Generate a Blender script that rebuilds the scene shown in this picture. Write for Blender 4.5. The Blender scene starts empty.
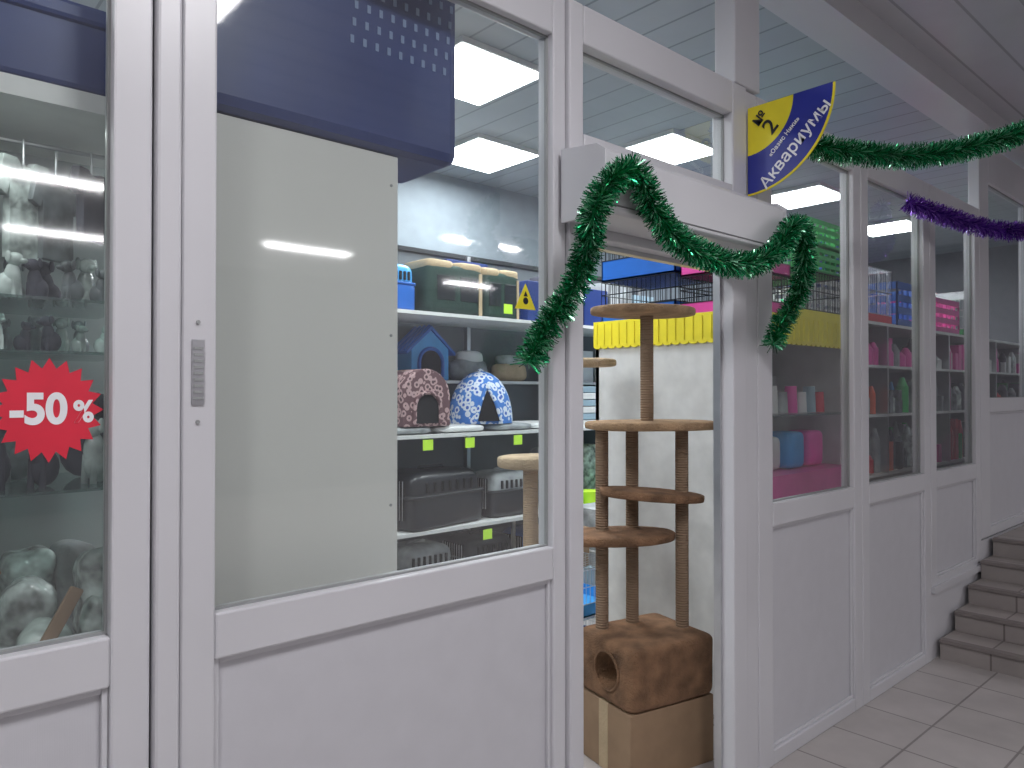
import bpy, bmesh, math, random
from mathutils import Vector, Matrix, noise as mnoise
random.seed(7)
S = bpy.context.scene
COL = S.collection

# ---------------------------------------------------------------- materials
def mat(name, col, rough=0.5, metal=0.0, var=0.06, scale=12, bump=0.0, bscale=80, emit=0, spec=None):
    m = bpy.data.materials.new(name); m.use_nodes = True
    nt = m.node_tree; b = nt.nodes['Principled BSDF']
    b.inputs['Roughness'].default_value = rough
    b.inputs['Metallic'].default_value = metal
    tc = nt.nodes.new('ShaderNodeTexCoord')
    n = nt.nodes.new('ShaderNodeTexNoise'); n.inputs['Scale'].default_value = scale
    nt.links.new(tc.outputs['Object'], n.inputs['Vector'])
    r = nt.nodes.new('ShaderNodeValToRGB')
    c = Vector(col)
    lo = [max(0, x*(1-var)) for x in c]; hi = [min(1, x*(1+var)) for x in c]
    r.color_ramp.elements[0].position = .3; r.color_ramp.elements[1].position = .7
    r.color_ramp.elements[0].color = (*lo, 1); r.color_ramp.elements[1].color = (*hi, 1)
    nt.links.new(n.outputs['Fac'], r.inputs['Fac'])
    nt.links.new(r.outputs['Color'], b.inputs['Base Color'])
    if bump:
        n2 = nt.nodes.new('ShaderNodeTexNoise'); n2.inputs['Scale'].default_value = bscale
        nt.links.new(tc.outputs['Object'], n2.inputs['Vector'])
        bp = nt.nodes.new('ShaderNodeBump'); bp.inputs['Strength'].default_value = bump
        bp.inputs['Distance'].default_value = .01
        nt.links.new(n2.outputs['Fac'], bp.inputs['Height'])
        nt.links.new(bp.outputs['Normal'], b.inputs['Normal'])
    if emit:
        b.inputs['Emission Color'].default_value = (*col, 1)
        b.inputs['Emission Strength'].default_value = emit
    return m

def ribbed(name, col, rough, axis='X', freq=60, strength=.15, dark=.93):
    m = mat(name, col, rough, var=.02)
    nt = m.node_tree; b = nt.nodes['Principled BSDF']
    g = nt.nodes.new('ShaderNodeNewGeometry')
    w = nt.nodes.new('ShaderNodeTexWave'); w.bands_direction = axis
    w.inputs['Scale'].default_value = freq
    nt.links.new(g.outputs['Position'], w.inputs['Vector'])
    bp = nt.nodes.new('ShaderNodeBump'); bp.inputs['Strength'].default_value = strength
    bp.inputs['Distance'].default_value = .003
    nt.links.new(w.outputs['Fac'], bp.inputs['Height'])
    nt.links.new(bp.outputs['Normal'], b.inputs['Normal'])
    return m

def tiles(name, c1, c2, mortar, sx, sy, ms, rough=.35, cloud=.35):
    m = bpy.data.materials.new(name); m.use_nodes = True
    nt = m.node_tree; b = nt.nodes['Principled BSDF']
    g = nt.nodes.new('ShaderNodeNewGeometry')
    br = nt.nodes.new('ShaderNodeTexBrick')
    br.offset = 0; br.squash = 1
    br.inputs['Scale'].default_value = 1
    br.inputs['Brick Width'].default_value = sx
    br.inputs['Row Height'].default_value = sy
    br.inputs['Mortar Size'].default_value = ms
    br.inputs['Mortar Smooth'].default_value = .1
    br.inputs['Color1'].default_value = (*c1, 1); br.inputs['Color2'].default_value = (*c2, 1)
    br.inputs['Mortar'].default_value = (*mortar, 1)
    nt.links.new(g.outputs['Position'], br.inputs['Vector'])
    n = nt.nodes.new('ShaderNodeTexNoise'); n.inputs['Scale'].default_value = 5
    n.inputs['Detail'].default_value = 6
    nt.links.new(g.outputs['Position'], n.inputs['Vector'])
    mx = nt.nodes.new('ShaderNodeMixRGB'); mx.blend_type = 'MULTIPLY'; mx.inputs[0].default_value = cloud
    nt.links.new(br.outputs['Color'], mx.inputs[1]); nt.links.new(n.outputs['Fac'], mx.inputs[2])
    nt.links.new(mx.outputs[0], b.inputs['Base Color'])
    bp = nt.nodes.new('ShaderNodeBump'); bp.inputs['Strength'].default_value = .3; bp.invert = True
    bp.inputs['Distance'].default_value = .003
    nt.links.new(br.outputs['Fac'], bp.inputs['Height']); nt.links.new(bp.outputs['Normal'], b.inputs['Normal'])
    b.inputs['Roughness'].default_value = rough
    return m

def glassmat(name, tint=(.90, .935, .925), base=.12, rough=.045):
    m = bpy.data.materials.new(name); m.use_nodes = True
    nt = m.node_tree
    for n in list(nt.nodes):
        if n.type != 'OUTPUT_MATERIAL': nt.nodes.remove(n)
    out = [n for n in nt.nodes if n.type == 'OUTPUT_MATERIAL'][0]
    t = nt.nodes.new('ShaderNodeBsdfTransparent'); t.inputs[0].default_value = (*tint, 1)
    g = nt.nodes.new('ShaderNodeBsdfGlossy'); g.inputs['Roughness'].default_value = rough
    lw = nt.nodes.new('ShaderNodeLayerWeight'); lw.inputs['Blend'].default_value = .5
    p = nt.nodes.new('ShaderNodeMath'); p.operation = 'POWER'; p.inputs[1].default_value = 3.0
    ma = nt.nodes.new('ShaderNodeMath'); ma.operation = 'MULTIPLY_ADD'
    ma.inputs[1].default_value = .85; ma.inputs[2].default_value = base
    nt.links.new(lw.outputs['Facing'], p.inputs[0]); nt.links.new(p.outputs[0], ma.inputs[0])
    mx = nt.nodes.new('ShaderNodeMixShader')
    nt.links.new(ma.outputs[0], mx.inputs[0]); nt.links.new(t.outputs[0], mx.inputs[1]); nt.links.new(g.outputs[0], mx.inputs[2])
    # haze worked into the glass: a little uneven diffuse scatter
    df = nt.nodes.new('ShaderNodeBsdfDiffuse'); df.inputs[0].default_value = (.8, .82, .84, 1)
    nz = nt.nodes.new('ShaderNodeTexNoise'); nz.inputs['Scale'].default_value = 3
    ge = nt.nodes.new('ShaderNodeNewGeometry'); nt.links.new(ge.outputs['Position'], nz.inputs['Vector'])
    mu = nt.nodes.new('ShaderNodeMath'); mu.operation = 'MULTIPLY'; mu.inputs[1].default_value = .07
    nt.links.new(nz.outputs['Fac'], mu.inputs[0])
    m2 = nt.nodes.new('ShaderNodeMixShader')
    nt.links.new(mu.outputs[0], m2.inputs[0]); nt.links.new(mx.outputs[0], m2.inputs[1]); nt.links.new(df.outputs[0], m2.inputs[2])
    nt.links.new(m2.outputs[0], out.inputs['Surface'])
    return m

def patterned(name, cols, scale, rough=.8):
    m = bpy.data.materials.new(name); m.use_nodes = True
    nt = m.node_tree; b = nt.nodes['Principled BSDF']; b.inputs['Roughness'].default_value = rough
    tc = nt.nodes.new('ShaderNodeTexCoord')
    v = nt.nodes.new('ShaderNodeTexVoronoi'); v.inputs['Scale'].default_value = scale
    nt.links.new(tc.outputs['Object'], v.inputs['Vector'])
    r = nt.nodes.new('ShaderNodeValToRGB'); r.color_ramp.interpolation = 'CONSTANT'
    e = r.color_ramp.elements
    e[0].position = 0; e[0].color = (*cols[0], 1); e[1].position = 1/len(cols)*.8; e[1].color = (*cols[1], 1)
    for i, c in enumerate(cols[2:]):
        x = e.new(.3+.25*(i+1)); x.color = (*c, 1)
    nt.links.new(v.outputs['Distance'], r.inputs['Fac']); nt.links.new(r.outputs['Color'], b.inputs['Base Color'])
    return m

PVC = mat('pvc_white', (.63, .625, .655), .32, var=.025, scale=3)
PVCP = ribbed('pvc_panel', (.59, .585, .62), .38, 'X', 120, .10)
SEAM = mat('seam_grey', (.20, .20, .21), .6)
GASK = mat('gasket', (.30, .31, .31), .5)
GLASS = glassmat('window_glass')
GSHELF = glassmat('shelf_glass', (.8, .93, .9), .08)
CEIL = tiles('ceiling_planks', (.60, .60, .65), (.57, .57, .62), (.36, .36, .40), 6.0, .2, .007, .3, .15)
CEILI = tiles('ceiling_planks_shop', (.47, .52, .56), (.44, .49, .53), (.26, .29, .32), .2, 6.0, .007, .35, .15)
WBACK = mat('shop_wall', (.27, .31, .35), .7)
WHALL = mat('hall_wall', (.26, .26, .29), .7)
FLOOR = tiles('floor_tiles', (.62, .575, .56), (.57, .53, .51), (.30, .27, .26), .33, .33, .005)
STEP = tiles('step_tiles', (.48, .43, .41), (.43, .39, .37), (.24, .21, .20), .3, .3, .005, .5)
NOSE = mat('step_nosing', (.24, .21, .20), .6)
BOARD = mat('cabinet_board', (.71, .70, .67), .3, var=.02, scale=2)
WHITE = mat('white_laminate', (.75, .76, .75), .4)
METAL = mat('metal', (.6, .6, .62), .3, metal=.9)
BLACK = mat('black_plastic', (.015, .017, .022), .35)
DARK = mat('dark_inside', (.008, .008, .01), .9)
NAVY = mat('navy_plastic', (.012, .035, .17), .4, var=.15, scale=3)
PALEDOT = mat('pale_dot_tint', (.22, .30, .48), .5)
BLUE = mat('blue_plastic', (.02, .13, .50), .35)
LBLUE = mat('light_blue_plastic', (.06, .35, .75), .35)
GREEN = mat('green_plastic', (.03, .55, .12), .35)
DGREEN = mat('dark_green_fabric', (.012, .04, .032), .8, bump=.3)
YEL = mat('yellow_plastic', (.90, .78, .04), .4)
LIME = mat('lime_tag', (.55, .9, .05), .6, emit=.15)
PINK = mat('pink_plastic', (.80, .08, .40), .35)
ORANGE = mat('orange_plastic', (.85, .12, .03), .35)
RED = mat('red_sticker', (.70, .03, .06), .35)
TAN = mat('tan_fabric', (.50, .38, .24), .85, bump=.3)
PLUSH = mat('brown_plush', (.22, .12, .065), .95, var=.35, scale=14, bump=.9, bscale=140)
PLUSHT = mat('tan_plush', (.40, .26, .15), .95, var=.25, scale=14, bump=.9, bscale=140)
BEIGE = mat('beige_plush', (.62, .47, .31), .95, var=.15, bump=.8, bscale=120)
SISAL = ribbed('sisal_rope', (.30, .205, .135), .9, 'Z', 30, 1.0)
SISALL = ribbed('sisal_rope_light', (.48, .34, .21), .9, 'Z', 30, 1.0)
CARD = mat('cardboard', (.31, .205, .125), .85, var=.08)
GREYF = mat('grey_fabric', (.35, .37, .38), .85, var=.4, scale=9, bump=.6, bscale=40)
WRAP = mat('shiny_wrap', (.50, .56, .54), .18, var=.7, scale=22, bump=1.0, bscale=30)
FIGW = mat('figurine_white', (.50, .56, .54), .25, var=.45, scale=20)
FIGG = mat('figurine_grey', (.17, .19, .20), .3, var=.5, scale=20)
CLOTH = mat('dark_cloth', (.06, .06, .08), .8, var=.4)
BOXB = mat('pale_blue_box', (.30, .42, .50), .6)
YSIGN = mat('sign_yellow', (.85, .72, .03), .5)
BSIGN = mat('sign_blue', (.02, .03, .28), .4)
WTXT = mat('white_print', (.85, .85, .88), .5)
BTXT = mat('black_print', (.01, .01, .02), .5)
LAMP = mat('lamp_diffuser', (.95, .98, 1.0), .4, emit=9)
LAMPH = mat('lamp_diffuser_hall', (1.0, .99, 1.0), .4, emit=9)
IGLOO = patterned('blue_white_fabric', [(.04, .12, .5), (.7, .76, .85), (.05, .2, .6)], 22)
PAWS = patterned('pink_brown_fabric', [(.10, .05, .06), (.50, .34, .34), (.14, .07, .08)], 26)
TG = [mat('tinsel_green_%d' % i, c, .22, metal=.7, var=.1) for i, c in enumerate([(.01, .26, .09), (.02, .42, .17), (.005, .10, .04), (.30, .70, .45)])]
TP = [mat('tinsel_purple_%d' % i, c, .25, metal=.6, var=.1) for i, c in enumerate([(.20, .06, .50), (.34, .14, .7), (.08, .02, .25)])]

# ---------------------------------------------------------------- builders
def empty(name, loc=(0, 0, 0)):
    e = bpy.data.objects.new(name, None); COL.objects.link(e); e.location = loc
    e.empty_display_size = .1
    return e

class MB:
    def __init__(s): s.v = []; s.f = []; s.m = []; s.mats = []; s.sm = []
    def mi(s, m):
        if m not in s.mats: s.mats.append(m)
        return s.mats.index(m)
    def add(s, vs, fs, m, M=None, smooth=False):
        o = len(s.v)
        for p in vs:
            p = Vector(p)
            s.v.append(M @ p if M is not None else p)
        k = s.mi(m)
        for f in fs:
            s.f.append([o+i for i in f]); s.m.append(k); s.sm.append(smooth)
        return s
    def box(s, x0, x1, y0, y1, z0, z1, m, M=None):
        vs = [(x, y, z) for z in (z0, z1) for y in (y0, y1) for x in (x0, x1)]
        fs = [(0, 2, 3, 1), (4, 5, 7, 6), (0, 1, 5, 4), (2, 6, 7, 3), (0, 4, 6, 2), (1, 3, 7, 5)]
        return s.add(vs, fs, m, M)
    def cyl(s, p0, p1, r, m, r1=None, n=14, M=None, smooth=True):
        p0 = Vector(p0); p1 = Vector(p1); r1 = r if r1 is None else r1
        d = (p1-p0).normalized(); a = d.orthogonal().normalized(); b = d.cross(a)
        vs = []
        for p, rr in ((p0, r), (p1, r1)):
            for i in range(n):
                t = 2*math.pi*i/n
                vs.append(p+a*rr*math.cos(t)+b*rr*math.sin(t))
        s.add(vs, [(i, (i+1) % n, n+(i+1) % n, n+i) for i in range(n)], m, M, smooth)
        s.add(vs, [tuple(range(n-1, -1, -1)), tuple(range(n, 2*n))], m, M)
        return s
    def prism(s, pts, vec, m, M=None):
        n = len(pts); vec = Vector(vec)
        vs = [Vector(p) for p in pts]+[Vector(p)+vec for p in pts]
        fs = [tuple(range(n)), tuple(range(2*n-1, n-1, -1))]+[(i, (i+1) % n, n+(i+1) % n, n+i) for i in range(n)]
        return s.add(vs, fs, m, M)
    def sq(s, c, a, b, h, e1, e2, m, M=None, nu=32, nv=14, nz=0, seed=0, half=False):
        sp = lambda v, e: math.copysign(abs(v)**e, v)
        vs = []; c = Vector(c)
        lo = 0 if half else -math.pi/2
        for j in range(nv+1):
            v = lo+(math.pi/2-lo)*j/nv
            for i in range(nu):
                u = 2*math.pi*i/nu
                p = Vector((a*sp(math.cos(v), e1)*sp(math.cos(u), e2), b*sp(math.cos(v), e1)*sp(math.sin(u), e2), h*sp(math.sin(v), e1)))
                if nz:
                    q = mnoise.noise(p*9+Vector((seed, seed*2, 0)))
                    q2 = mnoise.noise(p*22+Vector((seed, 0, seed)))
                    p = p*(1+nz*q+nz*.5*q2)
                vs.append(c+p)
        fs = []
        for j in range(nv):
            for i in range(nu):
                fs.append((j*nu+i, j*nu+(i+1) % nu, (j+1)*nu+(i+1) % nu, (j+1)*nu+i))
        s.add(vs, fs, m, M, True)
        return s
    def obj(s, name, parent=None, bevel=0, fix=True):
        me = bpy.data.meshes.new(name)
        me.from_pydata([tuple(v) for v in s.v], [], s.f)
        for m in s.mats: me.materials.append(m)
        for p, k, q in zip(me.polygons, s.m, s.sm): p.material_index = k; p.use_smooth = q
        if fix:
            bm = bmesh.new(); bm.from_mesh(me)
            bmesh.ops.recalc_face_normals(bm, faces=bm.faces); bm.to_mesh(me); bm.free()
        ob = bpy.data.objects.new(name, me); COL.objects.link(ob)
        if parent: ob.parent = parent
        if bevel:
            md = ob.modifiers.new('b', 'BEVEL'); md.width = bevel; md.segments = 2; md.limit_method = 'ANGLE'
        return ob

def cut(ob, cutter):
    md = ob.modifiers.new('cut', 'BOOLEAN'); md.object = cutter; md.operation = 'DIFFERENCE'; md.solver = 'EXACT'
    bpy.context.view_layer.update()
    dg = bpy.context.evaluated_depsgraph_get()
    me = bpy.data.meshes.new_from_object(ob.evaluated_get(dg))
    ob.modifiers.clear(); ob.data = me
    bpy.data.objects.remove(cutter)

def text(name, body, size, m, loc, xd, yd, parent, off=0, ext=.0006, sx=1):
    cu = bpy.data.curves.new(name, 'FONT'); cu.body = body; cu.size = size
    cu.align_x = 'CENTER'; cu.align_y = 'CENTER'; cu.offset = off; cu.extrude = ext
    cu.materials.append(m)
    o = bpy.data.objects.new(name, cu); COL.objects.link(o)
    x = Vector(xd).normalized(); y = Vector(yd).normalized(); z = x.cross(y)
    Mx = Matrix((x*sx, y, z)).transposed().to_4x4(); Mx.translation = Vector(loc)
    o.parent = parent; o.matrix_local = Mx
    return o

def sbox(name, x0, x1, y0, y1, z0, z1, m, parent=None, bevel=0):
    return MB().box(x0, x1, y0, y1, z0, z1, m).obj(name, parent, bevel)

# ---------------------------------------------------------------- room shell
ZI, ZC = 3.2, 3.3
sbox('floor', -4, 10, -9, 3.2, -.1, 0, FLOOR)
cl = empty('ceiling')
sbox('ceiling_hall', -4, 10, -9, .1, ZC, ZC+.1, CEIL, cl)
sbox('ceiling_shop', -4, 10, .1, 3.2, ZI, ZI+.2, CEILI, cl)
sbox('beam', -4, 10, -.10, .1, 3.18, ZC, PVC, cl)
sbox('wall_back', -4, 10, 3.1, 3.2, 0, ZI, WBACK)
sbox('wall_opposite', -4, 10, -9.1, -9, 0, ZC, WHALL)
sbox('wall_left', -4.1, -4, -9, 3.2, 0, ZC, WHALL)
sbox('wall_right', 10, 10.1, -9, 3.2, 0, ZC, WHALL)

Y0, Y1 = -.035, .03      # frame profile thickness
def glass(parent, x0, x1, z0, z1, name='glass'):
    mb = MB(); y = .0
    mb.add([(x0, y, z0), (x1, y, z0), (x1, y, z1), (x0, y, z1)], [(0, 1, 2, 3)], GLASS)
    mb.obj(name, parent, fix=False)
    g = MB(); t = .005
    for a in ((x0, x0+t, z0, z1), (x1-t, x1, z0, z1), (x0+t, x1-t, z0, z0+t), (x0+t, x1-t, z1-t, z1)):
        g.box(a[0], a[1], -.012, -.002, a[2], a[3], GASK)
    g.obj('gasket', parent)

def lower(parent, x0, x1, zb, zt, bead=.012):
    sbox('panel', x0, x1, -.012, .012, zb, zt, PVCP, parent)
    mb = MB()
    for a in ((x0, x0+bead, zb, zt), (x1-bead, x1, zb, zt), (x0+bead, x1-bead, zb, zb+bead), (x0+bead, x1-bead, zt-bead, zt)):
        mb.box(a[0], a[1], -.024, -.012, a[2], a[3], PVC)
    mb.obj('bead', parent, .003)

def unit(name, fx0, gx0, gx1, fx1, gb=1.05, gt=2.55, base=0., pb=.06, top=2.67, lowerpanel=True):
    e = empty(name)
    mb = MB()
    mb.box(fx0, gx0, Y0, Y1, base, top, PVC); mb.box(gx1, fx1, Y0, Y1, base, top, PVC)
    mb.box(gx0, gx1, Y0, Y1, gt, top, PVC)
    if lowerpanel:
        mb.box(gx0, gx1, Y0, Y1, gb-.095, gb, PVC)
        mb.box(gx0, gx1, Y0, Y1, base, base+pb, PVC)
        lower(e, gx0, gx1, base+pb, gb-.095)
    mb.obj('frame', e, .005)
    glass(e, gx0, gx1, gb, gt)
    return e

unit('window_1', -1.40, -1.33, -.60, -.53)
d1 = unit('door_1', -.525, -.46, .363, .432, gb=1.045)          # glazed door leaf at left
dp = empty('trim_1')
sbox('post', .436, .482, -.05, .04, 0, 2.67, PVC, dp, .006)
sbox('seam_a', .431, .437, -.02, .02, 0, 2.67, SEAM, dp)
sbox('seam_b', .481, .487, -.02, .02, 0, 2.67, SEAM, dp)
w = unit('window_2', .486, .5555, 1.525, 1.577)
h = empty('hinge_plate')
mb = MB(); mb.box(.506, .530, -.0395, -.0352, 1.475, 1.605, METAL)
for i in range(9): mb.box(.509, .527, -.042, -.0394, 1.485+i*.0125, 1.490+i*.0125, GASK)
mb.cyl((.518, -.0395, 1.64), (.518, -.036, 1.64), .004, GASK); mb.cyl((.518, -.0395, 1.44), (.518, -.036, 1.44), .004, GASK)
mb.obj('plate', h)

# doorway
d2 = empty('door_2')
mb = MB()
mb.box(1.580, 1.640, -.05, .04, 0, 2.67, PVC)
mb.box(2.462, 2.560, -.05, .04, 0, 2.67, PVC)
mb.box(2.572, 2.660, -.035, .03, 0, 2.67, PVC)
mb.box(1.640, 2.462, -.05, .04, 2.55, 2.67, PVC)
mb.box(1.640, 2.462, -.05, .04, 1.97, 2.28, PVC)
mb.box(2.560, 2.572, -.02, .02, 0, 2.67, SEAM)
mb.obj('frame', d2, .006)
glass(d2, 1.640, 2.462, 2.28, 2.55, 'transom_glass')
mb = MB()
mb.box(1.640, 1.652, .0, .03, 0, 1.97, METAL); mb.box(2.45, 2.462, .0, .03, 0, 1.97, METAL); mb.box(1.652, 2.45, 0, .03, 1.955, 1.97, METAL)
mb.box(1.64, 2.462, -.04, .04, 0, .012, METAL)
mb.obj('inner_trim', d2)
# roller box over door
rb = empty('roller_shutter_box')
mb = MB()
pr = [(-.052, 2.0), (-.205, 2.0), (-.215, 2.01), (-.215, 2.165), (-.19, 2.185), (-.052, 2.2)]
mb.prism([(1.55, y, z) for y, z in pr], (.98, 0, 0), PVC)
mb.obj('housing', rb, .004)
mb = MB()
cp = [(-.052, 1.992), (-.22, 1.992), (-.222, 2.17), (-.19, 2.193), (-.052, 2.208)]
mb.prism([(1.540, y, z) for y, z in cp], (.01, 0, 0), PVC)
mb.prism([(2.53, y, z) for y, z in cp], (.01, 0, 0), PVC)
mb.box(1.55, 2.53, -.217, -.214, 2.02, 2.025, SEAM)
mb.obj('end_caps', rb, .002)
sbox('trim_2', 2.48, 2.66, -.05, .04, 2.672, 3.178, PVC, None, .006)

unit('window_3', 2.665, 2.777, 3.529, 3.610)
unit('window_4', 3.614, 3.695, 4.416, 4.504)
e5 = unit('window_5', 4.508, 4.598, 5.284, 5.37, base=.40, pb=.05)
sbox('trim_3', 4.508, 5.37, -.03, .02, .0, .398, PVC)
sbox('plinth_cap', 4.508, 5.37, -.05, -.03, .375, .41, PVC, e5)
unit('window_6', 5.374, 5.56, 6.50, 6.60, gb=1.46, gt=2.88, base=.56, top=3.13)
unit('window_7', 6.604, 6.70, 7.60, 7.70, gb=1.46, gt=2.88, base=.56, top=3.13)
wf = sbox('wall_front', 7.705, 10, -.035, .03, .56, 3.13, PVC)
sbox('plinth', 5.374, 10, -.03, .02, 0, .55, PVC, wf)
sbox('wall_front', -3.99, -1.405, -.035, .03, 0, 2.67, PVC)

# stairs
st = empty('staircase')
mb = MB(); hN = .11; SXs = 4.58
for i in range(5):
    x = SXs+i*.24
    x1 = 9.98 if i == 4 else SXs+(i+1)*.24
    mb.box(x, x1, -3.2, -.052, 0, (i+1)*hN, STEP)
mb.obj('steps', st)
mb = MB()
for i in range(5):
    x = SXs+i*.24
    mb.box(x-.015, x+.035, -3.2, -.052, (i+1)*hN-.018, (i+1)*hN+.004, NOSE)
mb.obj('nosings', st, .003)

# ---------------------------------------------------------------- ceiling lamps
def lamp(x, y, z, m, power, color, s=.3, t=None):
    t = t or s
    e = empty('ceiling_light')
    f = MB()
    f.box(x-s-.015, x+s+.015, y-t-.015, y+t+.015, z-.03, z-.001, WHITE); f.obj('housing', e)
    f = MB(); f.box(x-s, x+s, y-t, y+t, z-.036, z-.031, m); f.obj('diffuser', e)
    l = bpy.data.lights.new('panel_lamp', 'AREA'); l.energy = power; l.shape = 'RECTANGLE'; l.size = s*1.8; l.size_y = t*1.8; l.color = color
    o = bpy.data.objects.new('panel_lamp', l); COL.objects.link(o); o.location = (x, y, z-.05); o.parent = e
for x, y in ((2.44, 1.49), (3.34, 2.47), (4.22, 1.57), (.6, 1.5), (6.1, 1.5), (7.9, 1.5), (-1.2, 1.5)):
    lamp(x, y, ZI, LAMP, 25, (.92, .97, 1.0), .27)
for x, y in ((-1.0, -1.7), (1.0, -1.7), (7.2, -3.6)):
    lamp(x, y, ZC, LAMPH, 26, (.985, .97, 1.0))
for x, y in ((1.3, -5.5), (1.75, -7.9), (4.2, -6.9), (5.6, -5.2), (7.6, -7.9)):
    lamp(x, y, ZC, LAMPH, 24, (.985, .97, 1.0), .6, .07)

# ---------------------------------------------------------------- cat trees
def cat_tree_main():
    e = empty('cat_tree')
    L = Matrix.Translation((2.455, .36, 0)) @ Matrix.Rotation(math.radians(-12), 4, 'Z')
    mb = MB()
    mb.box(-.215, .215, -.17, .17, 0, .27, CARD, L)
    mb.box(-.217, .217, -.03, .03, .0, .2705, TAN, L)
    mb.obj('carton_base', e, .004)
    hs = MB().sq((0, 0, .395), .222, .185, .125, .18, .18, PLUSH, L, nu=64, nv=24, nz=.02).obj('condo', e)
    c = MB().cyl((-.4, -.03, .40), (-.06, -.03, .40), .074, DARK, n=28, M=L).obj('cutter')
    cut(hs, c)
    mb = MB(); n = 28
    for i in range(n):
        t0 = 2*math.pi*i/n; t1 = 2*math.pi*(i+1)/n
        mb.cyl((-.222, -.03+.076*math.cos(t0), .40+.076*math.sin(t0)), (-.222, -.03+.076*math.cos(t1), .40+.076*math.sin(t1)), .006, PLUSH, n=8, M=L)
    mb.obj('entrance_ring', e)
    def loc(x, y): return L.inverted() @ Vector((x, y, 0))
    p1 = loc(2.335, .49); p2 = loc(2.495, .46); p3 = loc(2.60, .28); p0 = loc(2.45, .345)
    mb = MB()
    for p, a, b in ((p1, .51, 1.35), (p2, .51, 1.35), (p3, .51, 1.35), (p0, 1.36, 1.82)):
        mb.cyl((p.x, p.y, a), (p.x, p.y, b), .027, SISAL, n=20, M=L)
    mb.obj('posts', e)
    pl = MB()
    L2 = Matrix.Translation((2.46, .37, 0)) @ Matrix.Rotation(math.radians(-30), 4, 'Z')
    pl.sq((.04, -.0, 1.362), .285, .18, .020, .35, .8, PLUSHT, L2, nz=.02)
    pl.sq((0.0, 0, 1.835), .225, .16, .020, .35, 1, PLUSHT, L2, nz=.02)
    R = L2 @ Matrix.Translation((.03, -.02, 1.075)) @ Matrix.Rotation(math.radians(5), 4, 'Y')
    pl.sq((0, 0, 0), .225, .13, .020, .35, .9, PLUSH, R, nz=.03)
    pl.sq((-.11, .0, .905), .24, .14, .022, .35, .9, PLUSH, L2, nz=.03)
    pl.obj('platforms', e)
cat_tree_main()

def cat_tree_back():
    e = empty('cat_tree')
    mb = MB()
    mb.sq((2.56, .98, .03), .30, .18, .03, .25, .5, BEIGE)
    mb.obj('base', e)
    mb = MB()
    mb.cyl((2.66, .95, .05), (2.66, .95, 1.63), .04, SISALL, n=20)
    mb.cyl((2.36, .95, .05), (2.36, .95, 1.16), .035, SISALL, n=20)
    mb.obj('posts', e)
    mb = MB()
    R = Matrix.Translation((2.40, .93, 1.175)) @ Matrix.Rotation(math.radians(-35), 4, 'Z')
    mb.sq((0, 0, 0), .20, .14, .032, .4, .9, BEIGE, R, nz=.02)
    R = Matrix.Translation((2.72, .93, 1.645)) @ Matrix.Rotation(math.radians(-35), 4, 'Z')
    mb.sq((0, 0, 0), .15, .13, .022, .4, .9, BEIGE, R, nz=.02)
    mb.obj('platforms', e)
cat_tree_back()

# ---------------------------------------------------------------- back shelving
sh = empty('shelving_unit')
mb = MB()
SX0, SX1 = 1.3, 5.4
for z in (.22, .64, 1.235, 2.0):
    mb.box(SX0, SX1, 2.2, 2.75, z-.022, z, WHITE)
mb.box(SX0, SX1, 2.52, 2.75, 1.56, 1.58, WHITE)
for x in (SX0, 2.35, 3.4, 4.45, SX1):
    mb.box(x-.015, x+.015, 2.72, 2.77, 0, 2.5, METAL)
    mb.box(x-.012, x+.012, 2.22, 2.24, 0, .62, METAL)
mb.obj('shelves', sh)
BP = mat('shelving_back', (.13, .15, .17), .6)
mb = MB(); mb.box(SX0, SX1, 2.76, 2.78, 0, 2.48, BP); mb.obj('back_panel', sh)
mb = MB(); mb.box(SX0, SX1, 2.74, 2.79, 2.48, 2.51, BLACK); mb.obj('top_rail', sh)
pt = MB()
for x, z in ((2.62, 1.17), (2.95, 1.17), (3.37, 1.17), (2.6, .26), (3.1, .56), (3.75, 1.17), (4.3, 1.17), (3.3, .26), (3.28, 2.06), (3.5, .57)):
    pt.box(x, x+.075, 2.188, 2.192, z-.03, z+.035, LIME)
pt.obj('price_tags', sh)

def soft_carrier(x, y, z, w, d, h, body, top):
    e = empty('soft_pet_carrier')
    mb = MB(); mb.sq((x, y, z+h*.46), w/2, d/2, h*.46, .25, .25, body, nz=.02, nu=40)
    mb.obj('body', e)
    mb = MB()
    mb.sq((x-w*.26, y, z+h*.90), w*.23, d*.49, h*.10, .4, .4, top, nz=.03)
    mb.sq((x+w*.26, y, z+h*.90), w*.23, d*.49, h*.10, .4, .4, top, nz=.03, seed=3)
    mb.obj('top_flaps', e)
    mb = MB()
    mb.box(x-w*.36, x-w*.05, y-d*.505, y-d*.49, z+h*.25, z+h*.7, BLACK)
    mb.box(x+w*.05, x+w*.36, y-d*.505, y-d*.49, z+h*.25, z+h*.7, BLACK)
    mb.box(x+w*.38, x+w*.44, y-d*.51, y-d*.49, z, z+h*.8, top)
    mb.obj('mesh_windows', e, .004)
soft_carrier(2.92, 2.40, 2.0, .46, .34, .35, DGREEN, TAN)
soft_carrier(3.34, 2.42, 2.0, .34, .3, .35, DGREEN, TAN)

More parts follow.
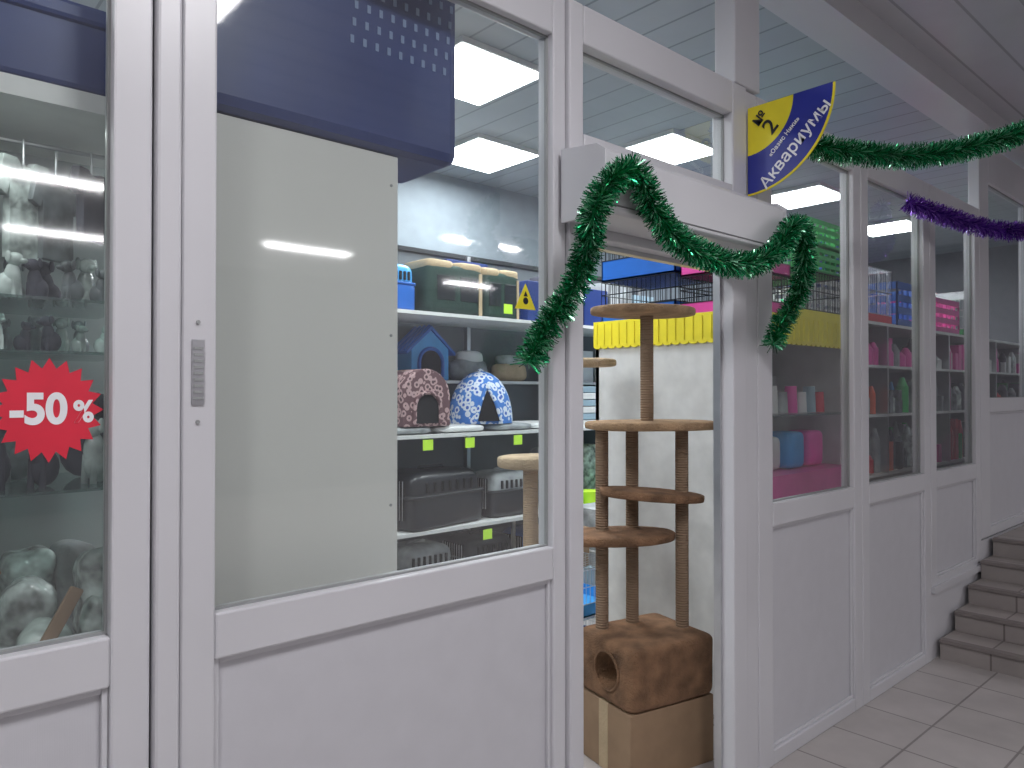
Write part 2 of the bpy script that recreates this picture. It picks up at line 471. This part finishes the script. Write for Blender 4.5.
def hard_carrier(x, y, z, w, d, h, body, top, rot=0):
    e = empty('plastic_pet_carrier')
    M = Matrix.Translation((x, y, z)) @ Matrix.Rotation(math.radians(rot), 4, 'Z')
    mb = MB()
    mb.sq((0, 0, h*.27), w/2, d/2, h*.27, .18, .22, body, M, nu=40)
    mb.sq((0, 0, h*.52), w*.52, d*.52, h*.03, .3, .22, body, M, nu=40)
    mb.sq((0, 0, h*.55), w*.47, d*.47, h*.36, .45, .3, top, M, nu=40, half=True)
    mb.obj('shell', e)
    mb = MB()
    mb.cyl((-w*.15, 0, h*.93), (w*.15, 0, h*.93), h*.035, top, M=M)
    mb.cyl((-w*.15, 0, h*.85), (-w*.15, 0, h*.94), h*.035, top, M=M); mb.cyl((w*.15, 0, h*.85), (w*.15, 0, h*.94), h*.035, top, M=M)
    for i in range(7):
        xx = -w*.3+w*.1*i
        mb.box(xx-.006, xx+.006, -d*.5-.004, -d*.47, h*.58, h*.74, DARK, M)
    mb.obj('handle_and_vents', e)
    mb = MB()
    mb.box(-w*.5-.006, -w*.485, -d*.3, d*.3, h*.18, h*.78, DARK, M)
    for i in range(9):
        yy = -d*.3+d*.6*i/8
        mb.cyl((-w*.5-.012, yy, h*.18), (-w*.5-.012, yy, h*.78), .003, METAL, n=6, M=M)
    mb.obj('wire_door', e)
hard_carrier(2.48, 2.42, 2.0, .3, .3, .33, BLUE, LBLUE)
hard_carrier(2.84, 2.42, .64, .66, .38, .40, BLACK, BLACK, 8)
hard_carrier(3.46, 2.42, .64, .44, .32, .34, BLACK, GREYF)
hard_carrier(2.72, 2.42, .22, .42, .34, .34, BLACK, GREYF)
hard_carrier(3.24, 2.42, .22, .42, .34, .34, GREYF, BLACK)
hard_carrier(2.10, 2.42, .64, .50, .36, .36, GREYF, BLACK)
hard_carrier(3.74, 2.42, .22, .36, .34, .32, BLACK, BLUE)

def igloo(x, y, z, r, h):
    e = empty('pet_igloo')
    L = Matrix.Translation((x, y, z))
    mb = MB(); mb.sq((0, 0, .0), r, r*.95, h, .95, .8, IGLOO, L, half=True, nu=48, nv=20)
    mb.add([(r*math.cos(t*2*math.pi/48), r*.95*math.sin(t*2*math.pi/48), 0) for t in range(48)], [tuple(range(48))], IGLOO, L)
    o = mb.obj('dome', e)
    mb = MB()
    aw = r*.42
    M = L @ Matrix.Rotation(math.radians(-25), 4, 'Z')
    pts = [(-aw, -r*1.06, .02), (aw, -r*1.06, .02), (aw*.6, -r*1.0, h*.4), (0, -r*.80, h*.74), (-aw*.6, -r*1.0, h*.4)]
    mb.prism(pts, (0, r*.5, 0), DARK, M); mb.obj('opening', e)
    mb = MB()
    for a, b in ((0, 4), (4, 3), (3, 2), (2, 1)):
        mb.cyl(pts[a], pts[b], .014, IGLOO, M=M, n=10)
    mb.sq((0, 0, h*1.0), .022, .022, .02, 1, 1, IGLOO, L)
    mb.obj('piping', e)
igloo(3.28, 2.44, 1.285, .215, .36)

def pet_house(name, x, y, z, w, d, h, wall, roof, round_top=False):
    e = empty(name)
    mb = MB()
    if round_top:
        n = 14
        arc = [(-w/2, 0), (-w/2, h*.5)]+[(-w/2*math.cos(math.pi*i/n), h*.5+h*.5*math.sin(math.pi*i/n)) for i in range(1, n)]+[(w/2, h*.5), (w/2, 0)]
        mb.prism([(x+a, y-d/2, z+b) for a, b in arc], (0, d, 0), wall)
    else:
        mb.prism([(x-w*.43, y-d*.43, z), (x+w*.43, y-d*.43, z), (x+w*.43, y-d*.43, z+h*.6), (x, y-d*.43, z+h*.93), (x-w*.43, y-d*.43, z+h*.6)], (0, d*.86, 0), wall)
    mb.obj('walls', e, .008)
    if not round_top:
        mb = MB()
        for sgn in (-1, 1):
            mb.prism([(x, y-d/2, z+h), (x+sgn*w*.56, y-d/2, z+h*.52), (x+sgn*w*.56, y-d/2, z+h*.46), (x, y-d/2, z+h*.92)], (0, d, 0), roof)
        for i in range(4):
            yy = y-d/2+d*(i+.5)/4
            for sgn in (-1, 1):
                mb.prism([(x, yy, z+h*1.03), (x+sgn*w*.56, yy, z+h*.55), (x+sgn*w*.56, yy, z+h*.5), (x, yy, z+h*.97)], (0, .015, 0), roof)
        mb.obj('roof', e, .004)
    mb = MB(); n = 12; r = w*.27; yf = y-(d/2 if round_top else d*.43)
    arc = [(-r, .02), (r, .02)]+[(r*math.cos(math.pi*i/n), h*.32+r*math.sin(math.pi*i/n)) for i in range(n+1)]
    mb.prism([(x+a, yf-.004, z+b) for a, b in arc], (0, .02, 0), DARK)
    for i in range(n):
        a = (x+r*math.cos(math.pi*i/n), yf-.006, z+h*.32+r*math.sin(math.pi*i/n)); b = (x+r*math.cos(math.pi*(i+1)/n), yf-.006, z+h*.32+r*math.sin(math.pi*(i+1)/n))
        mb.cyl(a, b, .013, roof, n=8)
    mb.cyl((x-r, yf-.006, z+.02), (x-r, yf-.006, z+h*.32), .013, roof, n=8); mb.cyl((x+r, yf-.006, z+.02), (x+r, yf-.006, z+h*.32), .013, roof, n=8)
    mb.obj('entrance', e)
pet_house('plastic_dog_house', 2.93, 2.64, 1.58, .36, .22, .37, LBLUE, BLUE)
pet_house('fabric_cat_house', 2.68, 2.38, 1.285, .36, .30, .36, PAWS, PAWS, True)

cu = MB()
for x, c in ((2.12, WHITE), (2.55, GREYF), (2.98, WHITE), (3.42, GREYF), (3.79, WHITE)):
    cu.sq((x, 2.43, 1.26), .21, .2, .024, .5, .4, c, nz=.04)
cu.obj('pet_cushion_pile')
cu = MB()
cu.sq((3.34, 2.65, 1.66), .17, .09, .08, .6, 1, GREYF, nz=.08); cu.sq((3.34, 2.64, 1.75), .11, .07, .05, .6, 1, WHITE, nz=.08)
cu.sq((3.74, 2.65, 1.65), .16, .09, .07, .6, 1, BEIGE, nz=.08); cu.sq((3.74, 2.64, 1.74), .14, .07, .04, .6, 1, GREYF, nz=.08)
cu.obj('pet_bed')
bx = MB()
for i in range(6): bx.box(4.06, 4.40, 2.28, 2.6, 1.237+i*.052, 1.283+i*.052, BOXB if i % 2 else WHITE)
for i in range(5): bx.box(4.48, 4.95, 2.28, 2.6, 1.237+i*.06, 1.29+i*.06, BOXB if i % 2 == 0 else GREYF)
for i in range(3): bx.box(4.10+i*.3, 4.34+i*.3, 2.61, 2.7, 1.582, 1.78+.06*(i % 2), (BOXB, WHITE, GREYF)[i])
bx.obj('boxed_goods_stack', bevel=.003)
bx = MB()
for i in range(5): bx.box(3.60+i*.3, 3.87+i*.3, 2.3, 2.6, 2.002, 2.30+.08*(i % 2), (NAVY, CLOTH, NAVY, GREYF, BOXB)[i])
bx.box(3.12, 3.5, 2.62, 2.72, 2.002, 2.44, NAVY)
bx.obj('storage_boxes', bevel=.006)
bx = MB()
for i in range(6):
    x = 4.05+i*.2
    bx.cyl((x, 2.30, .642), (x, 2.30, .74), .07, GREEN if i % 2 == 0 else LIME, r1=.09)
    bx.cyl((x, 2.35, .222), (x, 2.35, .40), .08, (LBLUE, WHITE, BOXB)[i % 3], r1=.085)
bx.obj('feeding_bowls')
bx = MB()
for i in range(5):
    bx.sq((4.0+i*.24, 2.55, .86), .10, .1, .215, .4, .5, [GREYF, BOXB, WRAP, CLOTH, WRAP][i], nz=.06, seed=i)
bx.obj('food_bags')
bx = MB()
bx.box(3.4, 3.7, 1.75, 2.1, 0, .34, BOXB); bx.box(3.75, 4.1, 1.7, 2.1, 0, .42, WHITE); bx.box(3.42, 3.68, 1.78, 2.08, .342, .60, CARD)
bx.box(4.15, 4.5, 1.7, 2.1, 0, .5, CARD); bx.box(3.78, 4.05, 1.75, 2.05, .422, .7, GREYF)
bx.obj('stock_cartons', bevel=.004)

# ---------------------------------------------------------------- white board cabinet + blue crates
cb = empty('display_cabinet')
mb = MB(); mb.box(.505, 1.092, .12, .36, 0, 2.13, BOARD); mb.obj('carcass', cb, .003)
mb = MB()
for z in (1.2, 1.65, 2.05):
    mb.cyl((1.07, .1185, z), (1.07, .1205, z), .004, GASK)
mb.obj('screws', cb)
cr = empty('blue_storage_crate')
mb = MB()
mb.box(.46, 1.275, .09, .37, 2.135, 2.95, NAVY)
mb.obj('body', cr, .03)
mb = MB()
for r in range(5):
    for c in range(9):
        mb.box(.93+c*.036+r*.006, .940+c*.036+r*.006, .0885, .0905, 2.38+r*.045, 2.400+r*.045, PALEDOT)  # rows of small pale blue dots on the crate front
mb.obj('pale_dots', cr)
cr = empty('blue_storage_crate')
mb = MB(); mb.box(-.25, .43, .1, .42, 2.10, 2.25, NAVY); mb.box(-.26, .44, .09, .43, 2.23, 2.27, NAVY); mb.obj('body', cr, .01)

# left showcase behind door glass
sc = empty('glass_showcase')
CASEB = mat('case_back', (.42, .47, .47), .4, var=.2, scale=4)
mb = MB(); mb.box(-1.2, .49, .50, .52, 0, 2.098, CASEB); mb.box(-1.2, .47, .12, .5, 0, .9, WHITE)
mb.box(-1.2, -1.185, .10, .115, .9, 2.098, METAL); mb.box(-1.2, .47, .10, .50, 2.06, 2.098, WHITE)
mb.obj('carcass', sc)
mb = MB()
for z in (1.30, 1.575, 1.68): mb.box(-1.18, .455, .12, .49, z, z+.006, GSHELF)
mb.obj('glass_shelves', sc)
l = bpy.data.lights.new('case_strip', 'AREA'); l.energy = 2.2; l.shape = 'RECTANGLE'; l.size = 1.4; l.size_y = .03; l.color = (.92, 1, .97)
o = bpy.data.objects.new('case_strip', l); COL.objects.link(o); o.location = (-.36, .16, 2.04); o.parent = sc

def figurine(mb, x, y, z, s, m, rot):
    M = Matrix.Translation((x, y, z)) @ Matrix.Rotation(rot, 4, 'Z') @ Matrix.Scale(s, 4)
    k = dict(M=M, nu=14, nv=8)
    mb.sq((0, 0, .30), .20, .26, .30, 1, 1, m, **k)
    mb.sq((0, -.10, .50), .15, .16, .30, 1, 1, m, **k)
    mb.sq((0, -.16, .86), .15, .17, .15, 1, 1, m, **k)
    mb.sq((0, -.34, .82), .07, .10, .06, 1, 1, m, **k)
    for sg in (-1, 1):
        mb.cyl((sg*.09, -.2, 0), (sg*.08, -.18, .45), .05, m, n=8, M=M)
        mb.sq((sg*.16, -.12, .90), .035, .07, .12, 1, 1, m, **k)
mb = MB()
for zz, s, yr in ((1.306, .17, (.2, .26)), (1.306, .19, (.36, .42)), (1.581, .075, (.18, .24)), (1.581, .085, (.34, .42)), (1.686, .09, (.2, .24)), (1.686, .12, (.38, .42))):
    x = .40
    while x > -1.1:
        figurine(mb, x, random.uniform(*yr), zz, s*random.uniform(.75, 1.1), random.choice([FIGW, FIGG, FIGG, WRAP, CLOTH]), random.uniform(-1.2, 1.2)); x -= s*random.uniform(.48, .7)
mb.obj('pet_figurines')
def vest(mb, x, y, zt, w, hgt, m):
    pts = [(-.5, 0), (-.2, .0), (-.12, -.06), (.12, -.06), (.2, 0), (.5, 0), (.62, -.34), (.42, -.40), (.36, -.25), (.38, -1), (-.38, -1), (-.36, -.25), (-.42, -.40), (-.62, -.34)]
    M = Matrix.Translation((x, y, zt)) @ Matrix.Rotation(math.radians(random.uniform(25, 70)), 4, 'Z')
    mb.prism([(a*w, 0, b*hgt) for a, b in pts], (0, .018, 0), m, M)
    mb.cyl((0, .009, -.01), (0, .009, 2.03-zt), .0025, METAL, n=6, M=M)
    mb.cyl((-w*.3, .009, -.012), (w*.3, .009, -.012), .004, METAL, n=6, M=M)
mb = MB()
for i in range(24):
    vest(mb, .40-i*.064, .27+.03*(i % 2), 1.985-.02*(i % 2), .11, .15+.03*(i % 3), (CLOTH, FIGG, WRAP, CLOTH, FIGW, FIGG)[i % 6])
mb.cyl((-1.15, .30, 2.03), (.45, .30, 2.03), .005, METAL, n=8)
mb.obj('pet_clothes_rack', bevel=.003)
mb = MB()
random.seed(12)
for i in range(40):
    x = .40-(i % 14)*.11+random.uniform(-.02, .02); row = i//14
    hh = random.uniform(.06, .10)
    mb.sq((x, .17+row*.11, .90+hh+row*.04), .05, .05, hh, .5, .6, (WRAP, FIGW, WRAP, GREYF, WRAP)[i % 5], nz=.35, seed=i*3.1, nu=30, nv=18)
mb.obj('wrapped_goods')
mb = MB()
M = Matrix.Translation((.305, .115, 1.05)) @ Matrix.Rotation(math.radians(28), 4, 'Y')
mb.box(-.013, .013, -.010, .0, -.14, .07, CARD, M)
M = Matrix.Translation((.17, .105, 1.20)) @ Matrix.Rotation(math.radians(-20), 4, 'Y')
mb.box(-.026, .026, -.01, .0, -.05, .045, PLUSH, M)
M = Matrix.Translation((.19, .115, 1.13)) @ Matrix.Rotation(math.radians(12), 4, 'Y')
mb.box(-.010, .010, -.01, .0, -.10, .05, CARD, M)
mb.obj('leather_strap', bevel=.003)

# ---------------------------------------------------------------- white counter with yellow scalloped trim + cages
ct = empty('shop_counter')
CX0, CX1, CY0, CY1 = 3.0, 4.10, .22, 1.12
mb = MB()
mb.box(CX0, CX0+.03, CY0, CY1, 0, 1.86, WHITE)
mb.box(CX1-.03, CX1, CY0, CY1, 0, 1.86, WHITE)
mb.box(CX0, CX1, CY1-.03, CY1, 0, 1.86, WHITE)
mb.box(CX0+.03, CX1-.03, CY0, CY1-.03, 1.83, 1.86, WHITE)
mb.box(CX0+.03, CX1-.03, CY0, CY1-.03, 0, .95, WHITE)
mb.obj('carcass', ct, .003)
mb = MB(); mb.box(CX0+.03, CX1-.03, CY0+.01, CY1-.03, 1.38, 1.39, GSHELF); mb.obj('glass_shelf', ct)
mb = MB(); mb.box(CX0+.03, CX1-.03, CY0, CY1-.05, .952, 1.10, PINK); mb.obj('pink_tray', ct)
def scallop(mb, a, b, z0, z1, nrm):
    a = Vector(a); b = Vector(b); L = (b-a).length; n = int(L/.05); d = (b-a)/n; nrm = Vector(nrm)
    mb.prism([a+Vector((0, 0, z0+.012)), b+Vector((0, 0, z0+.012)), b+Vector((0, 0, z1)), a+Vector((0, 0, z1))], nrm*.012, YEL)
    for i in range(n):
        c = a+d*(i+.5)+Vector((0, 0, z0+.012)); u = d/2*.95
        pts = [c+u*math.cos(math.pi*k/8)+Vector((0, 0, -.012*math.sin(math.pi*k/8))) for k in range(9)]
        mb.prism(pts, nrm*.012, YEL)
        mb.cyl(c+nrm*.013+Vector((0, 0, .01)), c+nrm*.013+Vector((0, 0, z1-z0-.025)), .004, YEL, n=6)
mb = MB()
scallop(mb, (CX0-.002, CY1, 0), (CX0-.002, CY0-.01, 0), 1.73, 1.875, (-1, 0, 0))
scallop(mb, (CX0-.01, CY0-.002, 0), (CX1, CY0-.002, 0), 1.73, 1.875, (0, -1, 0))
mb.obj('scalloped_trim', ct)

def cage(x0, x1, y0, y1, z0, z1, tray, wire=METAL, tray_h=.06, step=.03):
    e = empty('wire_pet_cage')
    mb = MB()
    mb.box(x0, x1, y0, y1, z0, z0+.008, tray)
    for a in ((x0, x1, y0, y0+.008), (x0, x1, y1-.008, y1), (x0, x0+.008, y0, y1), (x1-.008, x1, y0, y1)):
        mb.box(*a, z0, z0+tray_h, tray)
    mb.obj('tray', e)
    mb = MB(); r = .0018
    def bar(p, q): mb.cyl(p, q, r, wire, n=4, smooth=False)
    n = int((x1-x0)/step)
    for i in range(n+1):
        x = x0+(x1-x0)*i/n
        bar((x, y0, z0+tray_h), (x, y0, z1)); bar((x, y1, z0+tray_h), (x, y1, z1)); bar((x, y0, z1), (x, y1, z1))
    n = int((y1-y0)/step)
    for i in range(n+1):
        y = y0+(y1-y0)*i/n
        bar((x0, y, z0+tray_h), (x0, y, z1)); bar((x1, y, z0+tray_h), (x1, y, z1))
    for k in range(3):
        z = z0+tray_h+(z1-z0-tray_h)*k/2; r2 = .003
        for p, q in (((x0, y0), (x1, y0)), ((x1, y0), (x1, y1)), ((x1, y1), (x0, y1)), ((x0, y1), (x0, y0))):
            mb.cyl((*p, z), (*q, z), r2, wire, n=5, smooth=False)
    mb.obj('wires', e)
cage(3.03, 3.45, .62, 1.10, 1.862, 2.09, BLUE, BLACK, .09)
cage(3.03, 3.45, .62, 1.10, 2.095, 2.32, BLUE, BLACK, .11)
cage(3.03, 3.45, .24, .59, 1.862, 2.06, PINK, BLACK, .07)
cage(3.03, 3.45, .24, .59, 2.065, 2.27, PINK, METAL, .06)
cage(3.48, 4.06, .24, .70, 1.862, 2.12, YEL, BLACK)
cage(3.08, 3.33, .30, .52, 1.105, 1.375, RED, ORANGE, .08, .022)
cage(2.98, 3.34, 1.2, 1.6, .0, .26, BLUE, METAL, .08); cage(2.98, 3.34, 1.2, 1.6, .265, .52, LBLUE, METAL, .07)
def crate(x0, x1, y0, y1, z0, z1, m):
    e = empty('plastic_crate')
    mb = MB(); t = .012
    mb.box(x0, x1, y0, y1, z0, z0+t, m)
    n = 6
    for k in range(4):
        z = z0+(z1-z0)*k/3.6
        hgt = (z1-z0)*.16
        for a in ((x0, x1, y0, y0+t), (x0, x1, y1-t, y1), (x0, x0+t, y0, y1), (x1-t, x1, y0, y1)):
            mb.box(*a, z, z+hgt, m)
    for i in range(n+1):
        x = x0+(x1-x0-t)*i/n; y = y0+(y1-y0-t)*i/n
        for a in ((x, x+t, y0, y0+t), (x, x+t, y1-t, y1), (x0, x0+t, y, y+t), (x1-t, x1, y, y+t)): mb.box(*a, z0, z1, m)
    mb.obj('body', e, .002)
crate(3.66, 4.06, .26, .70, 2.125, 2.26, GREEN)
crate(3.66, 4.06, .26, .70, 2.265, 2.41, GREEN)
mb = MB()
mb.sq((3.19, .40, 1.50), .07, .08, .105, .5, .6, ORANGE, nz=.04)
mb.sq((3.44, .40, 1.19), .08, .08, .085, .3, .4, WHITE); mb.sq((3.65, .38, 1.20), .08, .08, .095, .3, .4, LBLUE); mb.sq((3.86, .38, 1.20), .08, .08, .095, .3, .4, PINK)
for i in range(7): mb.cyl((3.34+i*.10, .34, 1.392), (3.34+i*.10, .34, 1.50+.03*(i % 2)), .035, [PINK, WHITE, GREYF, PINK, WHITE, BOXB, RED][i], r1=.03)
for i in range(8): mb.box(3.36+i*.08, 3.42+i*.08, .6, .7, 1.392, 1.55+.04*(i % 3), [WHITE, BOXB, PINK, GREYF][i % 4])
for i in range(9): mb.cyl((3.38+i*.075, .7, 1.102), (3.38+i*.075, .7, 1.25+.03*(i % 3)), .03, [WHITE, GREYF, RED, BOXB][i % 4], r1=.02)
mb.obj('aquarium_toys')

# gondola behind right panes
gd = empty('gondola_shelf')
mb = MB()
mb.box(4.15, 9.0, 1.0, 1.03, 0, 1.95, BOXB)
for z in (.5, .95, 1.35, 1.68): mb.box(4.15, 9.0, .50, 1.0, z-.018, z, WHITE)
mb.box(4.15, 9.0, .5, 1.03, 1.95, 1.97, WHITE)
for x in (4.15, 5.3, 6.5, 7.7, 9.0): mb.box(x-.01, x+.01, .5, 1.0, 0, 1.95, METAL)
mb.box(4.15, 9.0, .55, 1.0, 0, .12, WHITE)
mb.obj('frame', gd)
mb = MB()
cols = [PINK, CLOTH, WHITE, LBLUE, BLACK, GREEN, CLOTH, ORANGE, GREYF, RED, FIGG, FIGG, WRAP, GREYF]
for z, hmin, hmax in ((.5, .15, .35), (.95, .15, .33), (1.35, .14, .28), (1.68, .12, .23)):
    for yy in (.57, .72, .86):
        x = 4.22
        while x < 8.9:
            r = random.uniform(.020, .046); hh = random.uniform(hmin*.7, hmax); c = random.choice(cols)
            if z == 1.68: c = random.choice([PINK, PINK, WHITE, CLOTH, GREYF, WRAP])
            if min(abs(x-q) for q in (5.3, 6.5, 7.7, 9.0)) > .06:
                if random.random() < .6:
                    mb.cyl((x, yy, z+.001), (x, yy, z+hh*.75), r, c, n=9); mb.cyl((x, yy, z+hh*.75), (x, yy, z+hh), r*.9, c, r1=r*.35, n=9)
                else:
                    mb.box(x-r, x+r, yy-.04, yy+.04, z+.001, z+hh, c)
            x += r*2+random.uniform(.01, .04)
mb.obj('bottles_and_boxes')
crate(4.25, 4.85, .55, .98, 1.975, 2.20, WHITE); crate(4.25, 4.85, .55, .98, 2.205, 2.5, BLUE)
cage(4.95, 5.5, .55, .98, 1.975, 2.35, RED, METAL)
crate(5.6, 6.2, .55, .98, 1.975, 2.3, BLUE); crate(6.3, 6.9, .55, .98, 1.975, 2.25, PINK)
cage(7.0, 7.6, .55, .98, 1.975, 2.35, GREEN, METAL)

# ---------------------------------------------------------------- sign
sg = empty('department_sign')
sx = 2.565; zc = 2.59; yc = -.052
def sector(mb, r, x, th, m, r0=0):
    n = 24
    pts = [(x, yc, zc)] if r0 == 0 else [(x, yc-r0*math.cos(math.pi/2*i/n), zc-r0*math.sin(math.pi/2*i/n)) for i in range(n, -1, -1)]
    pts += [(x, yc-r*math.cos(math.pi/2*i/n), zc-r*math.sin(math.pi/2*i/n)) for i in range(n+1)]
    mb.prism(pts, (th, 0, 0), m)
mb = MB(); sector(mb, .338, sx, .006, YSIGN); mb.obj('board', sg)
mb = MB(); sector(mb, .331, sx-.0015, .0014, BSIGN, .185); mb.obj('ring', sg)
d = Vector((0, -.7071, .7071)); u = Vector((0, .7071, .7071))
def rp(r, a=45, x=-.003): return (sx+x, yc-r*math.cos(math.radians(a)), zc-r*math.sin(math.radians(a)))
text('label', 'Аквариумы', .064, WTXT, rp(.267), d, u, sg, .0008)
text('label_small', '«Оазис Ники»', .024, WTXT, rp(.210), d, u, sg, .0003)
text('number', '2', .09, BTXT, rp(.135), d, u, sg, .0008)
text('number_sign', '№', .052, BTXT, rp(.075), d, u, sg, .0006)

# -50% sticker on door glass
sk = empty('discount_sticker')
mb = MB(); n = 20; pts = []
for i in range(n*2):
    a = math.pi*i/n; r = .095 if i % 2 == 0 else .076
    pts.append((.268+r*.93*math.cos(a), -.0015, 1.467+r*math.sin(a)))
mb.prism(pts, (0, -.0012, 0), RED); mb.obj('burst', sk)
text('label', '-50', .076, WTXT, (.252, -.0034, 1.467), (1, 0, 0), (0, 0, 1), sk, .0028, sx=.88)
text('label_percent', '%', .055, WTXT, (.323, -.0034, 1.462), (1, 0, 0), (0, 0, 1), sk, .0018, sx=.88)
wk = empty('warning_triangle_sticker')
mb = MB(); mb.prism([(1.405, -.0015, 1.738), (1.485, -.0015, 1.738), (1.445, -.0015, 1.812)], (0, -.001, 0), YSIGN); mb.obj('sheet', wk)
mb = MB(); mb.cyl((1.445, -.0026, 1.762), (1.445, -.0034, 1.762), .010, BTXT, n=12); mb.prism([(1.437, -.0026, 1.775), (1.453, -.0026, 1.775), (1.445, -.0026, 1.79)], (0, -.0008, 0), BTXT); mb.obj('symbol', wk)

# ---------------------------------------------------------------- tinsel
def tinsel(name, pts, mats, r=.042, dens=5200):
    P = [Vector(p) for p in pts]; path = []
    for i in range(len(P)-1):
        p0 = P[max(0, i-1)]; p1 = P[i]; p2 = P[i+1]; p3 = P[min(len(P)-1, i+2)]
        for k in range(12):
            t = k/12
            path.append(.5*((2*p1)+(p2-p0)*t+(2*p0-5*p1+4*p2-p3)*t*t+(-p0+3*p1-3*p2+p3)*t**3))
    path.append(P[-1])
    mb = MB()
    for i in range(len(path)-1):
        a, b = path[i], path[i+1]; L = (b-a).length
        mb.cyl(a, b, .006, mats[0], n=6)
        d = (b-a).normalized(); o = d.orthogonal().normalized(); q = d.cross(o)
        for _ in range(max(1, int(L*dens))):
            c = a.lerp(b, random.random()); t = random.uniform(0, 2*math.pi)
            v = (o*math.cos(t)+q*math.sin(t)+d*random.uniform(-.6, .6)).normalized()
            l = r*random.uniform(.75, 1.15); s = v.cross(Vector((random.uniform(-1, 1), random.uniform(-1, 1), random.uniform(-1, 1)))).normalized()*.0014
            tip = c+v*l+Vector((0, 0, -.12*l))
            mb.add([c-s, c+s, tip+s*1.1, tip-s*1.1], [(0, 1, 2, 3)], random.choice(mats))
    mb.obj(name, fix=False)
Yw = -1.56
A = [(1.382, 1.48, 1.582), (1.447, 1.46, 1.70), (1.50, 1.42, 1.79), (1.505, 1.37, 1.90), (1.474, 1.32, 1.984), (1.522, 1.296, 2.074), (1.620, 1.296, 2.114),
     (1.694, 1.296, 2.035), (1.789, 1.296, 1.963), (1.968, 1.296, 1.922), (2.198, 1.296, 1.924), (2.391, 1.296, 1.995), (2.518, 1.296, 2.102), (2.65, 1.325, 2.05),
     (2.76, 1.40, 1.903), (2.712, 1.45, 1.774), (2.657, 1.46, 1.683)]
tinsel('tinsel_garland', [(x, D+Yw, z) for x, D, z in A], TG, .046)
B = [(2.61, 1.33, 2.42), (2.686, 1.287, 2.418), (2.876, 1.185, 2.408), (3.121, 1.059, 2.427), (3.372, .9425, 2.497), (3.589, .843, 2.577), (4.2, .55, 2.85), (4.9, .2, 3.28)]
tinsel('tinsel_garland', [(x, D+Yw, z) for x, D, z in B], TG, .05, 4800)
C = [(4.12, 1.50, 2.50), (4.2, 1.45, 2.47), (4.65, 1.3, 2.413), (4.9, 1.15, 2.407), (5.4, .9, 2.5), (6.0, .6, 2.8), (6.6, .3, 3.28)]
tinsel('tinsel_garland', [(x, D+Yw, z) for x, D, z in C], TP, .055, 4200)

# ---------------------------------------------------------------- world and camera
wd = bpy.data.worlds.new('World'); S.world = wd; wd.use_nodes = True
wd.node_tree.nodes['Background'].inputs[0].default_value = (.5, .55, .7, 1)
wd.node_tree.nodes['Background'].inputs[1].default_value = .25
cam = bpy.data.cameras.new('Camera'); co = bpy.data.objects.new('Camera', cam); COL.objects.link(co)
cam.lens = 26.0; cam.sensor_width = 36; cam.clip_start = .02
co.location = (0, -1.56, 1.5)
dr = Vector((.6665, .7455, .0108))
co.rotation_euler = dr.to_track_quat('-Z', 'Y').to_euler()
S.camera = co
S.view_settings.view_transform = 'Standard'
